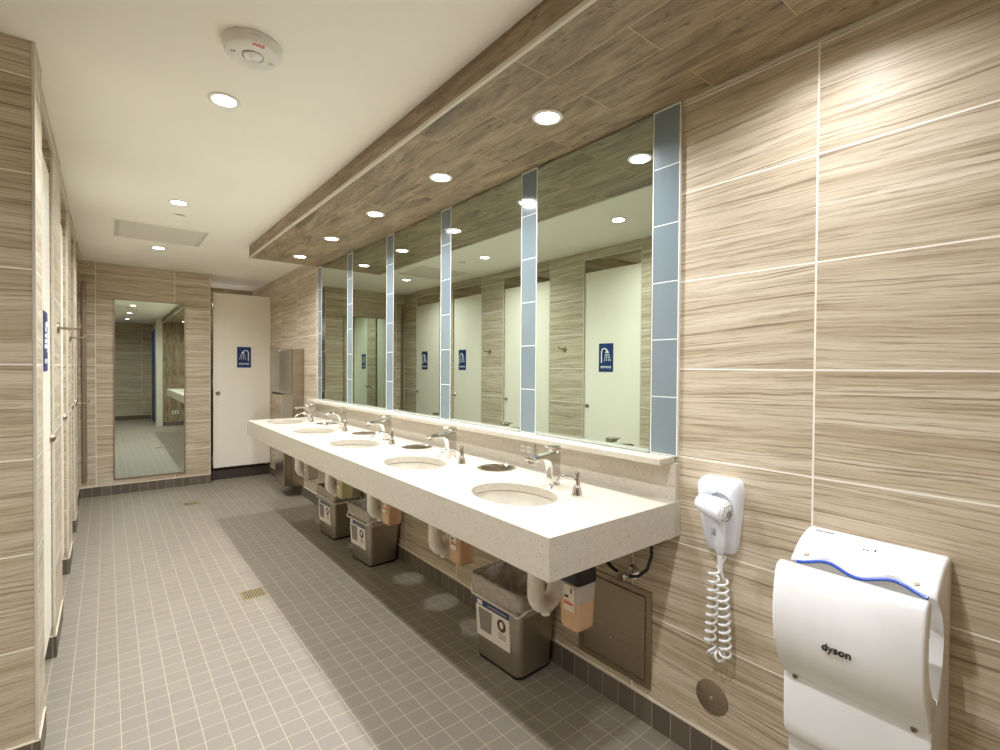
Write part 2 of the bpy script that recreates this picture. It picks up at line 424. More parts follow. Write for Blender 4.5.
# ------------------------------------------------------------------ back wall mirror
t = thing('framed_mirror', 'tall framed full length mirror on the back wall', 'mirror', (0.368, BY, 0.155))
B().box(-0.302, 0.302, -0.012, -0.001, 0.006, 1.838).make('glass', M['mirror'], t, smooth=0)
b = B()
for a in ((-0.31, -0.300, 0, 1.845), (0.300, 0.31, 0, 1.845)): b.box(a[0], a[1], -0.018, -0.0005, a[2], a[3], 0.001)
for a in ((-0.31, 0.31, -0.002, 0.009), (-0.31, 0.31, 1.836, 1.847)): b.box(a[0], a[1], -0.018, -0.0005, a[2], a[3], 0.001)
b.make('frame', M['steeldk'], t, smooth=0)

# ------------------------------------------------------------------ vanity counter
CX0, CY0, CY1 = 0.94, 0.963, 4.65
PT = 0.745
SINK = [(1.172, 1.392+PT*i) for i in range(5)]
CHUTE = [(1.408, 1.795+PT*i) for i in range(4)]
SRX, SRY = 0.138, 0.185
van = thing('vanity_counter', 'long white speckled stone counter with five sinks under the mirrors', 'counter', (0, 0, 0))
cu = bpy.data.curves.new('worktop', 'CURVE'); cu.dimensions = '2D'; cu.fill_mode = 'BOTH'
def poly(pts):
    sp = cu.splines.new('POLY'); sp.points.add(len(pts)-1)
    for q, p in zip(sp.points, pts): q.co = (p[0], p[1], 0, 1)
    sp.use_cyclic_u = True
poly([(CX0, CY0), (W-0.001, CY0), (W-0.001, CY1), (CX0, CY1)])
for x, y in SINK: poly([(x+SRX*math.cos(a*PI/32), y+SRY*math.sin(a*PI/32)) for a in range(64)])
for x, y in CHUTE: poly([(x+0.077*math.cos(a*PI/24), y+0.077*math.sin(a*PI/24)) for a in range(48)])
cu.extrude = 0.015
tmp = bpy.data.objects.new('worktop', cu); COL.objects.link(tmp)
me = bpy.data.meshes.new_from_object(tmp.evaluated_get(bpy.context.evaluated_depsgraph_get())); bpy.data.objects.remove(tmp)
me.name = 'worktop'; me.transform(Matrix.Translation((0, 0, CT-0.015)))
link('worktop', me, M['quartz'], van, 30)
B().box(CX0, CX0+0.022, CY0, CY1, 0.737, CT-0.0302).box(CX0+0.022, W-0.001, CY0, CY0+0.022, 0.737, CT-0.0302).box(CX0+0.022, W-0.001, CY1-0.022, CY1, 0.737, CT-0.0302).make('apron', M['quartz'], van, smooth=0)
B().box(W-0.022, W-0.0003, CY0+0.006, 4.79, CT+0.0003, 0.989).make('backsplash', M['quartz'], van, smooth=0)
B().box(1.484, W-0.0003, CY0+0.022, 4.79, 0.9893, 1.0115, 0.0015).make('ledge_shelf', M['quartz'], van, smooth=0)

names5 = ['nearest the hair dryer', 'second from the hair dryer end', 'third of the row, in the middle', 'fourth from the hair dryer end', 'farthest, near the paper towel unit']
sink0 = thing('sink_basin', 'white oval undermount basin in the counter, ' + names5[0], 'sink', (*SINK[0], CT-0.031), 'oval basins in the counter')
def basin():
    b = B(); pr = []
    pr_in = [(1.10, 0.0), (1.0, -0.002), (0.99, -0.03), (0.93, -0.075), (0.78, -0.112), (0.5, -0.128), (0.14, -0.133)]
    pr_out = [(0.14, -0.145), (0.52, -0.140), (0.82, -0.122), (0.97, -0.080), (1.03, -0.03), (1.10, -0.012)]
    n = 56
    rings = [[b.bm.verts.new((r*SRX*1.02*math.cos(2*PI*i/n), r*SRY*1.02*math.sin(2*PI*i/n), h)) for i in range(n)] for r, h in pr_in+pr_out]
    rings.append(rings[0])
    for a, c in zip(rings, rings[1:]):
        for i in range(n): b.bm.faces.new((a[i], a[(i+1) % n], c[(i+1) % n], c[i]))
    return b
basin().make('bowl', M['china'], sink0, smooth=50)
B().lathe([(0.0, 0.004), (0.012, 0.003), (0.024, 0.0035), (0.029, 0.0), (0.026, -0.016), (0.0, -0.016)], (0, 0, -0.134), n=24).make('drain', M['chrome'], sink0)
for i in range(1, 5): copy_thing(sink0, (*SINK[i], CT-0.031), 'white oval undermount basin in the counter, ' + names5[i])

# faucets
fa = thing('faucet', 'chrome single lever faucet beside the basin, ' + names5[0], 'faucet', (1.386, 1.402, CT+0.0003), 'chrome faucets along the counter')
B().lathe([(0.0, 0.0), (0.027, 0.0), (0.027, 0.006), (0.022, 0.010), (0.0, 0.010)], n=28).make('base_ring', M['chrome'], fa)
pb = [(0.022, 0.004), (0.024, 0.128), (0.018, 0.134), (-0.020, 0.130), (-0.070, 0.126), (-0.120, 0.121), (-0.132, 0.117), (-0.133, 0.109), (-0.126, 0.106), (-0.085, 0.108), (-0.052, 0.106), (-0.034, 0.095), (-0.026, 0.075), (-0.023, 0.040), (-0.022, 0.004)]
def ysl(pr, y, kk=1.0, o=(0, 0)): return [(o[0]+(x-o[0])*kk, y, o[1]+(z-o[1])*kk) for x, z in pr]
b = B(); b.loft([[(x, -0.019, z) for x, z in pb], [(x, 0.019, z) for x, z in pb]]); b.make('body_spout', M['chrome'], fa, smooth=40, bev=0.004)
B().lathe([(0.0, 0), (0.011, 0), (0.011, 0.008), (0.0, 0.008)], (-0.120, 0, 0.099), n=16).make('aerator', M['satin'], fa)
lv = [(0.025, 0.138), (0.026, 0.153), (0.018, 0.157), (-0.034, 0.157), (-0.038, 0.152), (-0.010, 0.147), (-0.014, 0.138)]
b = B(); b.loft([[(x, -0.019, z) for x, z in lv], [(x, 0.019, z) for x, z in lv]]); b.make('lever', M['chrome'], fa, smooth=40, bev=0.003)
for i in range(1, 5): copy_thing(fa, (1.386, 1.402+PT*i, CT+0.0003), 'chrome single lever faucet beside the basin, ' + names5[i])

# soap dispensers
sd = thing('soap_dispenser', 'small chrome soap spout in the counter, ' + names5[0], 'soap dispenser', (1.335, 1.228, CT+0.0003), 'chrome soap spouts along the counter')
B().lathe([(0.0, 0), (0.021, 0), (0.021, 0.006), (0.017, 0.018), (0.014, 0.030), (0.0, 0.030)], n=24).make('base', M['chrome'], sd)
B().lathe([(0.0, 0.0), (0.0115, 0.0), (0.0115, 0.052), (0.009, 0.056), (0.0, 0.056)], (0, 0, 0.030), n=20).make('pump_head', M['chrome'], sd)
sp = [(-0.004, 0, 0.036)] + [(-0.058-0.054*math.cos(a), 0.018*0, 0.036+0.040*math.sin(a)) for a in [PI*(-0+j/12) for j in range(13)]][::-1]
sp = [(-0.068+0.064*math.cos(PI*j/12), 0.0, 0.034+0.044*math.sin(PI*j/12)) for j in range(0, 12)]
B().tube(sp, [0.0062-0.0002*j for j in range(12)], 12).make('spout', M['chrome'], sd)
for i in range(1, 5): copy_thing(sd, (1.335, 1.228+PT*i, CT+0.0003), 'small chrome soap spout in the counter, ' + names5[i])

# waste chutes (open rings in the counter)
names4 = ['nearest the hair dryer', 'second from the hair dryer end', 'third from the hair dryer end', 'farthest from the hair dryer']
ch = thing('waste_chute', 'round steel waste hole in the counter, ' + names4[0], 'waste chute', (*CHUTE[0], CT), 'waste holes in the counter')
B().open_lathe([(0.0765, -0.002), (0.0765, 0.0005), (0.090, 0.0005), (0.090, 0.003), (0.078, 0.004), (0.074, 0.001), (0.0735, -0.002)], (0, 0, 0), 48).make('rim', M['chrome'], ch)
B().open_lathe([(0.0755, -0.001), (0.0755, -0.12), (0.0735, -0.12), (0.0735, -0.001)], (0, 0, 0), 48).make('sleeve', M['chute'], ch)
for i in range(1, 4): copy_thing(ch, (*CHUTE[i], CT), 'round steel waste hole in the counter, ' + names4[i])

# outlet on the backsplash
t = thing('wall_outlet', 'cream double outlet in the backsplash behind the nearest faucet', 'outlet', (W-0.0225, 1.752, 0.939))
B().box(-0.005, -0.0003, -0.057, 0.057, -0.035, 0.035, 0.002).make('plate', M['quartz'], t, smooth=0)
for s in (-1, 1):
    g = B().box(-0.007, -0.0055, s*0.022-0.016, s*0.022+0.016, -0.016, 0.016, 0.0006).make('receptacle', M['whitemat'], t, smooth=0)
    B().box(-0.0076, -0.0071, s*0.022-0.008, s*0.022-0.005, -0.006, 0.006).box(-0.0076, -0.0071, s*0.022+0.005, s*0.022+0.008, -0.006, 0.006).make('slots', M['dark'], g, smooth=0)

# ------------------------------------------------------------------ drain traps under the counter
TX = 1.285
tr = thing('drain_trap', 'white U shaped drain pipe under the counter, ' + names5[0], 'drain pipe', (TX, SINK[0][1]-0.005, 0.0), 'white drain pipes under the counter')
def arc(cx, cz, r, a0, a1, n): return [(cx+r*math.cos(a0+(a1-a0)*j/n), 0, cz+r*math.sin(a0+(a1-a0)*j/n)) for j in range(n+1)]
path = [(0, 0, 0.690), (0, 0, 0.60), (0, 0, 0.50)] + arc(0.052, 0.458, 0.052, PI, 2*PI, 12) + [(0.104, 0, 0.50), (0.104, 0, 0.545)]
B().tube(path, 0.0335, 20).make('trap_bend', M['pvc'], tr, smooth=60)
p2 = [(0.104, 0, 0.545), (0.104, 0, 0.585)] + [(0.104+0.04*(1-math.cos(a)), 0, 0.585+0.04*math.sin(a)) for a in [PI/2*j/6 for j in range(1, 7)]] + [(W-TX-0.004, 0, 0.625)]
B().tube(p2, 0.029, 20).make('waste_arm', M['pvc'], tr, smooth=60)
B().lathe([(0.0, 0), (0.034, 0), (0.035, 0.004), (0.035, 0.026), (0.033, 0.030), (0.0, 0.030)], (0.104, 0, 0.530), n=28).make('slip_nut', M['pvc'], tr)
B().lathe([(0.0, 0), (0.016, 0), (0.02, 0.005), (0.022, 0.026), (0.0, 0.026)], (0.052, 0, 0.362), n=20).make('cleanout_plug', M['pvc'], tr)
B().lathe([(0.0, 0), (0.03, 0), (0.05, 0.004), (0.05, 0.0045), (0.0, 0.0045)], (W-TX-0.0055, 0, 0.625), axis='X', n=24).make('escutcheon', M['pvc'], tr)
for i in range(1, 5): copy_thing(tr, (TX, SINK[i][1]-0.005, 0.0), 'white U shaped drain pipe under the counter, ' + names5[i])

# ------------------------------------------------------------------ soap bottles
def rrect(hx, hy, r, z, n=5, tw=0.0):
    pts = []
    for cx, cy, a0 in ((hx-r, hy-r, 0), (-hx+r, hy-r, PI/2), (-hx+r, -hy+r, PI), (hx-r, -hy+r, 3*PI/2)):
        for j in range(n+1):
            a = a0+PI/2*j/n; pts.append((cx+r*math.cos(a), cy+r*math.sin(a), z))
    return pts
def soap_bottle(i, label, liq, fill):
    t = thing('soap_bottle', label, 'soap bottle', (1.335, 1.222+PT*i, 0.385), 'soap bottles hanging under the counter', rz=0.0)
    zf = fill
    s = lambda z: 0.044+0.006*z/0.19
    B().loft([rrect(s(0)-0.010, s(0)-0.010, 0.012, 0.0), rrect(s(0.01)-0.002, s(0.01)-0.002, 0.014, 0.006), rrect(s(0.02), s(0.02), 0.014, 0.02), rrect(s(zf), s(zf), 0.014, zf)]).make('liquid', liq, t, smooth=50)
    B().loft([rrect(s(zf), s(zf), 0.014, zf+0.0003), rrect(s(0.17), s(0.17), 0.014, 0.165), rrect(s(0.17)-0.004, s(0.17)-0.004, 0.014, 0.175)]).make('bottle', M['bottle'], t, smooth=50)
    B().loft([rrect(0.052, 0.052, 0.016, 0.172), rrect(0.053, 0.053, 0.016, 0.185), rrect(0.051, 0.051, 0.016, 0.225), rrect(0.040, 0.040, 0.016, 0.232)]).make('cap', M['black'], t, smooth=50)
    B().tube([(0, 0, 0.2322), (0, 0, 0.44)], 0.013, 16).make('neck_tube', M['black'], t)
    x = -0.0515
    lb = B().box(x-0.001, x+0.0055, -0.030, 0.018, 0.075, 0.166).make('paper_label', M['paper'], t, smooth=0)
    B().box(x-0.0018, x-0.0012, -0.028, 0.016, 0.098, 0.106).box(x-0.0018, x-0.0012, -0.020, 0.012, 0.109, 0.112).make('red_band', M['red'], lb, smooth=0)
    B().box(x-0.0018, x-0.0012, -0.006, 0.012, 0.121, 0.130).box(x-0.0018, x-0.0012, -0.022, -0.016, 0.140, 0.158).make('black_print', M['black'], lb, smooth=0)
    return t
soap_bottle(0, 'half empty orange soap bottle with black cap nearest the wall panel', M['liquid'], 0.105)
soap_bottle(1, 'orange soap bottle behind the nearest waste bin', M['liquid'], 0.160)
soap_bottle(2, 'orange soap bottle over the middle waste bin', M['liquid'], 0.155)
soap_bottle(3, 'pale yellow soap bottle over the two farther waste bins', M['liquidy'], 0.155)
soap_bottle(4, 'white soap bottle beside the farthest drain pipe', M['bottle'], 0.155)

# ------------------------------------------------------------------ waste bins
def bin_(label, loc, rz):
    t = thing('waste_bin', label, 'waste bin', loc, 'steel waste bins under the counter', rz)
    hx0, hy0, hx1, hy1, zt = 0.100, 0.138, 0.122, 0.165, 0.375
    def sl(z, d=0.0):
        k = z/zt; return rrect(hx0+(hx1-hx0)*k+d, hy0+(hy1-hy0)*k+d, 0.030+d*0.5, z, 6)
    b = B()
    outer = [sl(0.012), sl(0.10), sl(0.24), sl(zt-0.004)]
    inner = [sl(zt-0.004, -0.004), sl(0.20, -0.004), sl(0.03, -0.004)]
    b.loft(outer+inner, cap=False); b.bm.faces.new([b.bm.verts.new(p) for p in sl(0.012)][::-1]); b.bm.faces.new([b.bm.verts.new(p) for p in sl(0.03, -0.004)])
    b.make('body', M['steelbin'], t, smooth=50)
    B().loft([sl(0.0, -0.004), sl(0.004, 0.002), sl(0.0135, 0.002)]).make('base_ring', M['black'], t, smooth=50)
    b = B(); b.loft([sl(zt-0.010, 0.003), sl(zt, 0.006), sl(zt+0.004, 0.002), sl(zt, -0.007), sl(zt-0.010, -0.006)], cap=False); b.make('rim', M['steel'], t, smooth=60)
    # plastic liner: hem hanging over the rim and the dark inside
    b = B(); rnd = random.Random(int(loc[1]*100)); rings = []
    n = len(sl(0.1))
    for z, d in ((zt+0.006, 0.004), (zt-0.003, 0.010), (zt-0.03, 0.006), (zt-0.055, 0.009), (zt-0.072, 0.012), (zt-0.080, 0.007)):
        zz = [z-(0.018*math.sin(j*0.55+loc[1]*5)+rnd.uniform(0, 0.006) if z < zt-0.02 else 0) for j in range(n)]
        ring = sl(min(z, zt), d)
        rings.append([(p[0]*(1+rnd.uniform(-0.006, 0.006)), p[1]*(1+rnd.uniform(-0.006, 0.006)), zz[j]) for j, p in enumerate(ring)])
    b.loft(rings, cap=False); b.make('liner_hem', M['liner'], t, smooth=70)
    ring = sl(zt-0.06, 0.011); ring = [(p[0], p[1], p[2]-0.016+0.014*math.sin(j*0.5+loc[1]*5+1.0)+rnd.uniform(-0.002, 0.002)) for j, p in enumerate(ring)]
    b = B(); b.tube(ring+ring[:1], [0.0045+0.0015*math.sin(j*1.7) for j in range(len(ring)+1)], 8); b.make('liner_edge', M['linerw'], t, smooth=70)
    b = B(); rings = []
    for z, d in ((zt+0.005, -0.009), (zt-0.06, -0.012), (zt-0.15, -0.018), (zt-0.24, -0.03), (0.06, -0.045)):
        ring = sl(min(z, zt), d); rings.append([(p[0]+rnd.uniform(-0.004, 0.004), p[1]+rnd.uniform(-0.004, 0.004), z) for p in ring])
    b.loft(rings, cap=False); b.bm.faces.new([b.bm.verts.new(p) for p in rings[-1]])
    b.make('liner', M['linerdk'], t, smooth=70)
    # sticker on the face towards the aisle, following the taper
    def P(y, z, off): return (-(hx0+(hx1-hx0)*z/zt)-off, y, z)
    def patch(pts, off): return B().loft([[P(y, z, off) for y, z in pts], [P(y, z, off-0.0006) for y, z in pts]])
    rect = lambda y0, y1, z0, z1: [(y0, z0), (y1, z0), (y1, z1), (y0, z1)]
    yl, yr = 0.132, -0.092
    lb = patch(rect(yr, yl, 0.105, 0.275), 0.0010).make('sticker', M['paper'], t, smooth=0)
    patch(rect(yr, yl, 0.247, 0.275), 0.0017).make('header_band', M['navy'], lb, smooth=0)
    patch(rect(0.085, 0.120, 0.251, 0.271), 0.0023).make('header_print', M['paper'], lb, smooth=0)
    patch(rect(-0.08, 0.05, 0.256, 0.265), 0.0023).make('header_print', M['inkgrey'], lb, smooth=0)
    patch([(0.030, 0.135), (0.105, 0.135), (0.115, 0.232), (0.020, 0.232)], 0.0017).make('bin_picture', M['inkgrey'], lb, smooth=0)
    patch([(0.024, 0.226), (0.112, 0.226), (0.112, 0.236), (0.024, 0.236)], 0.0023).make('bin_picture', M['steel'], lb, smooth=0)
    patch([(-0.042+0.028*math.cos(a*PI/12), 0.205+0.028*math.sin(a*PI/12)) for a in range(24)], 0.0017).make('round_emblem', M['brown'], lb, smooth=0)
    patch([(-0.042+0.012*math.cos(a*PI/6), 0.207+0.016*math.sin(a*PI/6)) for a in range(12)], 0.0023).make('emblem_center', M['paper'], lb, smooth=0)
    for z in (0.165, 0.155, 0.145): patch(rect(-0.07, -0.02, z, z+0.004), 0.0017).make('fine_print', M['inkgrey'], lb, smooth=0)
    return t
bin_('steel waste bin with lined rim, nearest, behind the first drain pipe', (1.445, 1.705, 0), 0.05)
bin_('steel waste bin with lined rim, middle of the three', (1.445, 3.205, 0), 0.05)
bin_('steel waste bin with lined rim, farthest of the three', (1.445, 3.86, 0), 0.05)

# ------------------------------------------------------------------ wall fittings under and beside the counter
t = thing('access_panel', 'square stainless access panel low on the right wall under the counter end', 'access panel', (W, 1.252, 0.128))
b = B()
for a in ((-0.178, -0.158, 0, 0.365), (0.158, 0.178, 0, 0.365), (-0.158, 0.158, 0, 0.02), (-0.158, 0.158, 0.345, 0.365)): b.box(-0.006, -0.0005, a[0], a[1], a[2], a[3])
b.make('frame', M['steeldk'], t, smooth=0)
B().box(-0.008, -0.0015, -0.152, 0.152, 0.026, 0.339, 0.002).make('door', M['steeldk'], t, smooth=0)
B().lathe([(0.0, -0.0095), (0.004, -0.0095), (0.005, -0.008), (0.0, -0.008)], (0, 0.01, 0.12), axis='X', n=12).make('screw', M['chrome'], t)
t = thing('cleanout_cover', 'round steel cover plate on the wall under the hair dryer', 'cover plate', (W, 0.84, 0.226))
B().lathe([(0.0, -0.006), (0.050, -0.0055), (0.055, -0.003), (0.056, -0.0005), (0.0, -0.0005)], axis='X', n=48).make('plate', M['steeldk'], t)
B().lathe([(0.0, -0.0085), (0.005, -0.008), (0.006, -0.006), (0.0, -0.006)], axis='X', n=14).make('screw', M['chrome'], t)
t = thing('supply_valve', 'chrome stop valve with black hose under the near counter end', 'valve', (W, 1.155, 0.545))
B().lathe([(0.0, -0.004), (0.026, -0.004), (0.03, -0.0005), (0.0, -0.0005)], axis='X', n=24).make('escutcheon', M['chrome'], t)
B().tube([(-0.003, 0, 0), (-0.05, 0, 0)], 0.009, 14).tube([(-0.05, 0.03, 0), (-0.05, -0.018, 0)], 0.012, 14).make('valve_body', M['chrome'], t)
B().lathe([(0.0, -0.086), (0.014, -0.086), (0.018, -0.075), (0.012, -0.062), (0.0, -0.062)], axis='X', n=18).make('handle', M['chrome'], t)
B().tube([(-0.05, 0.03, 0), (-0.05, 0.06, 0.005), (-0.055, 0.10, 0.03), (-0.07, 0.15, 0.08), (-0.10, 0.2, 0.16), (-0.12, 0.22, 0.28)], 0.007, 12).make('hose', M['black'], t)
B().tube([(-0.05, -0.018, 0), (-0.045, -0.05, 0.01), (-0.04, -0.085, 0.045), (-0.035, -0.1, 0.1), (-0.04, -0.10, 0.19)], 0.006, 12).make('hose', M['black'], t)

# ------------------------------------------------------------------ hair dryer
hd = thing('dryer_holder', 'pale wall holder carrying the small hair dryer', 'holder', (W, 0.806, 0.73))
def holder():
    b = B(); rows = []
    for z, hw, d in ((0.0, 0.040, 0.026), (0.006, 0.046, 0.036), (0.05, 0.054, 0.046), (0.12, 0.062, 0.055), (0.19, 0.066, 0.062), (0.218, 0.066, 0.064), (0.234, 0.060, 0.054), (0.240, 0.052, 0.038)):
        r = 0.022; row = [(-0.0008, -hw, z), (-0.0008, hw, z)]
        for j in range(7):
            a = PI/2*j/6; row.append((-d+r*(1-math.sin(a)), hw-r*(1-math.cos(a)), z))
        for j in range(7):
            a = PI/2*(6-j)/6; row.append((-d+r*(1-math.sin(a)), -hw+r*(1-math.cos(a)), z))
        rows.append(row)
    b.loft(rows); return b
holder().make('shell', M['whitecool'], hd, smooth=50)
B().lathe([(0.0, -0.007), (0.012, -0.006), (0.018, -0.003), (0.020, 0.002), (0.0, 0.002)], (-0.0635, 0.012, 0.207), axis='X', n=24, sx=1.15, sy=0.7).make('night_light', M['white'], hd)
# cradle hollow behind the barrel
B().lathe([(0.0, 0), (0.036, 0), (0.037, 0.003), (0.030, 0.005), (0.0, 0.005)], (-0.0635, -0.016, 0.165), axis='X', n=30).make('cradle', M['grey'], hd)
dr = thing('hair_dryer', 'small white hair dryer resting in its wall holder', 'hair dryer', (W-0.103, 0.794, 0.893))
ax = Vector((0.10, 1.0, 0.16)).normalized()           # towards the nozzle
sx_ = ax.orthogonal().normalized(); Q = Matrix((sx_, ax.cross(sx_), ax)).transposed()
B().lathe([(0.0, 0.052), (0.014, 0.051), (0.022, 0.046), (0.026, 0.038), (0.030, 0.020), (0.034, -0.005), (0.0365, -0.030), (0.036, -0.047), (0.0, -0.047)], axis=Q, n=36).make('barrel', M['whitecool'], dr, smooth=50)
gr = B().lathe([(0.0, -0.060), (0.018, -0.058), (0.029, -0.053), (0.0345, -0.046), (0.0, -0.046)], axis=Q, n=36).make('grille', M['white'], dr, smooth=50)
b = B()
for j in range(-4, 5):
    for i2 in range(-3, 4):
        u, v = j*0.0066, i2*0.0085+(0.004 if j % 2 else 0)
        if u*u+v*v < 0.00072:
            r2 = math.hypot(u, v); zz = -0.0602+(0.0074*(r2/0.029)**2)
            pts = [Q @ Vector((u+dx, v+dy, zz-dz)) for dz in (0, -0.001) for dx, dy in ((-0.0021, -0.0037), (0.0021, -0.0037), (0.0021, 0.0037), (-0.0021, 0.0037))]
            b.loft([pts[:4], pts[4:]])
b.make('vent_slots', M['dark'], gr, smooth=0)
hpts = [(0.010, -0.022, -0.02), (0.012, -0.020, -0.045), (0.016, -0.018, -0.08), (0.022, -0.016, -0.115), (0.026, -0.015, -0.140), (0.028, -0.014, -0.150)]
B().tube(hpts, [0.016, 0.0185, 0.0185, 0.0165, 0.0135, 0.009], 20).make('handle', M['whitecool'], dr, smooth=50)
B().box(-0.012, -0.0055, -0.016+0.000, 0.004-0.010, -0.085, -0.062, 0.002).make('switch', M['grey'], dr)
B().tube([(0.028, -0.014, -0.148), (0.030, -0.014, -0.185), (0.031, -0.016, -0.205)], [0.0085, 0.007, 0.005], 14).make('strain_relief', M['white'], dr, smooth=50)
# coiled cord: down one run, round the bottom and up the other to the holder
pts = []
def coil(p0, p1, turns, r, ph=0.0):
    p0, p1 = Vector(p0), Vector(p1); n = turns*14
    for j in range(n+1):
        a = 2*PI*j/14+ph; c = p0.lerp(p1, j/n)
        d = (p1-p0).normalized(); s = Vector((1, 0, 0)); s = (s-d*s.dot(d)).normalized(); q = d.cross(s)
        pts.append(c+(s*math.cos(a)+q*math.sin(a))*r)
x0 = 0.060
pts += [Vector((0.031, -0.016, -0.200)), Vector((0.036, -0.020, -0.225)), Vector((0.046, -0.020, -0.238))]
coil((x0, -0.006, -0.245), (x0, -0.020, -0.468), 9, 0.0155)
for j in range(0, 29):
    a = PI*j/28; c = Vector((x0, 0.006-0.026*math.cos(a), -0.468-0.024*math.sin(a))); aa = 2*PI*j/9
    d = Vector((0, math.sin(a), -math.cos(a))); s = Vector((1, 0, 0)); q = d.cross(s)
    pts.append(c+(s*math.cos(aa)+q*math.sin(aa))*0.0155)
coil((x0, 0.032, -0.462), (x0, 0.020, -0.215), 9, 0.0155)
pts += [Vector((0.07, 0.006, -0.200)), Vector((0.085, 0.0, -0.185)), Vector((0.088, 0.0, -0.172))]
B().tube(pts, 0.0041, 8).make('coiled_cord', M['white'], dr, smooth=70)

# ------------------------------------------------------------------ hand dryer
dy = thing('hand_dryer', 'white wall mounted slot hand dryer at the lower right', 'hand dryer', (0, 0, 0))
Y0, Y1 = 0.249, 0.548
def outline(pr, n=0): return pr
# back body with scalloped slot lip: profile (x, z) from the wall over the top, down the slot, and the low front
NS = 40
def backprof(s, e):
    bump_ = abs(math.sin(2*PI*min(max((s-0.04)/0.92, 0), 1))); c = math.sin(2*PI*min(max((s-0.04)/0.92, 0), 1))**2
    lx, lz = 1.437+0.012*c, 0.814+0.014*c
    lx2 = 1.470+0.010*c
    pr = [(W-0.001, 0.20), (W-0.001, 0.870), (1.570, 0.879), (1.555, 0.880), (1.530, 0.876), (1.500, 0.866), (1.470, 0.850), (1.448, 0.832+0.006*c), (lx, lz+0.010), (lx-0.001, lz), (lx+0.006, lz-0.006),
          (lx2, 0.785), (1.500, 0.745), (1.509, 0.700), (1.500, 0.650), (1.482, 0.610), (1.462, 0.586), (1.440, 0.572), (1.405, 0.562), (1.400, 0.50), (1.402, 0.40), (1.406, 0.372), (1.418, 0.355), (1.432, 0.345), (1.436, 0.330), (1.440, 0.20)]
    cx, cz = 1.50, 0.55
    return [(cx+(x-cx)*(1-e*0.9), cz+(z-cz)*(1-e)) if x < W-0.005 else (x, cz+(z-cz)*(1-e)) for x, z in pr]
sl = []
for j, (s, e) in enumerate([(0.0, 0.020), (0.006, 0.008), (0.018, 0.0)] + [(0.018+0.964*q/NS, 0.0) for q in range(1, NS)] + [(0.982, 0.0), (0.994, 0.008), (1.0, 0.020)]):
    y = Y0+(Y1-Y0)*s; sl.append([(x, y, z) for x, z in backprof(s, e)])
b = B(); b.loft(sl); b.make('back_body', M['white'], dy, smooth=50)
# front shell
fp = [(1.345, 0.826), (1.360, 0.832), (1.372, 0.830), (1.377, 0.822), (1.368, 0.795), (1.357, 0.740), (1.360, 0.690), (1.376, 0.645), (1.408, 0.608), (1.4465, 0.584), (1.4465, 0.562), (1.415, 0.548), (1.404, 0.536), (1.396, 0.532), (1.384, 0.546), (1.366, 0.575), (1.346, 0.610), (1.331, 0.650), (1.324, 0.690), (1.323, 0.735), (1.329, 0.780), (1.337, 0.812)]
def fsl(e): 
    cx, cz = 1.37, 0.68
    return [(cx+(x-cx)*(1-1.6*e), cz+(z-cz)*(1-0.5*e)) for x, z in fp]
sl = []
for s, e in [(0.0, 0.085), (0.003, 0.045), (0.010, 0.018), (0.022, 0.0), (0.978, 0.0), (0.990, 0.018), (0.997, 0.045), (1.0, 0.085)]:
    y = (Y0-0.001)+(Y1-Y0+0.002)*s; sl.append([(x, y, z) for x, z in fsl(e)])
b = B(); b.loft(sl); b.make('front_shell', M['white'], dy, smooth=50)
# blue line along the slot lip
pl = []
for q in range(0, 61):
    s = 0.05+0.90*q/60; bp_ = backprof(s, 0.0); pl.append((bp_[9][0]-0.002, Y0+(Y1-Y0)*s, bp_[9][1]-0.001))
B().tube(pl, 0.0042, 10).make('blue_lip', M['bluetrim'], dy, smooth=60)
B().tube([(1.3655, Y0+0.006, 0.8312), (1.3655, Y1-0.006, 0.8312)], 0.0009, 6).make('top_seam', M['grey'], dy)
for y, n_ in ((0.520, 0), (0.278, 1)):
    g = B().lathe([(0.0, -0.003), (0.0055, -0.003), (0.0065, 0.0), (0.0, 0.0)], (1.398, y, 0.526), axis='X', n=20).make('screw', M['steeldk'], dy)
    B().lathe([(0.0, -0.0042), (0.0022, -0.004), (0.0024, -0.003), (0.0, -0.003)], (1.398, y, 0.526), axis='X', n=10).make('screw_socket', M['dark'], g)
A = Matrix.Rotation(math.radians(40), 3, 'Y')
for y in (0.515, 0.288):
    B().lathe([(0.0, 0.0034), (0.005, 0.0028), (0.006, -0.001), (0.0, -0.001)], (1.4465, y, 0.8345), axis=Matrix.Rotation(math.radians(-55), 3, 'Y'), n=18).make('vent_screw', M['steeldk'], dy)
B().box(1.4995, 1.5025, 0.402, 0.4055, 0.8665, 0.8685).box(1.4995, 1.5025, 0.394, 0.3975, 0.8665, 0.8685).box(1.5020, 1.5095, 0.3795, 0.382, 0.868, 0.8708).make('sensor_dots', M['dark'], dy, smooth=0)
LM = frame((0, -1, 0), (0.17, 0, 1), (1.3262, 0.4115, 0.665))
LM = Matrix.Translation((1.3262, 0.4115, 0.662)) @ frame((0, -1, 0), Vector((-0.18, 0, 1)).normalized(), (0, 0, 0))
lm = frame((0, -1, 0), Vector((0.12, 0, 1)).normalized(), (1.3275, 0.407, 0.667))
text('logo', 'dyson', 0.0255, M['black'], lm, dy, depth=0.003, bold=0.0001)
lm2 = frame((0, -1, 0), Vector((0.92, 0, 0.38)).normalized(), (1.5375, 0.502, 0.8790))
text('logo_small', 'dyson airblade', 0.0075, M['grey'], lm2, dy, depth=0.001)

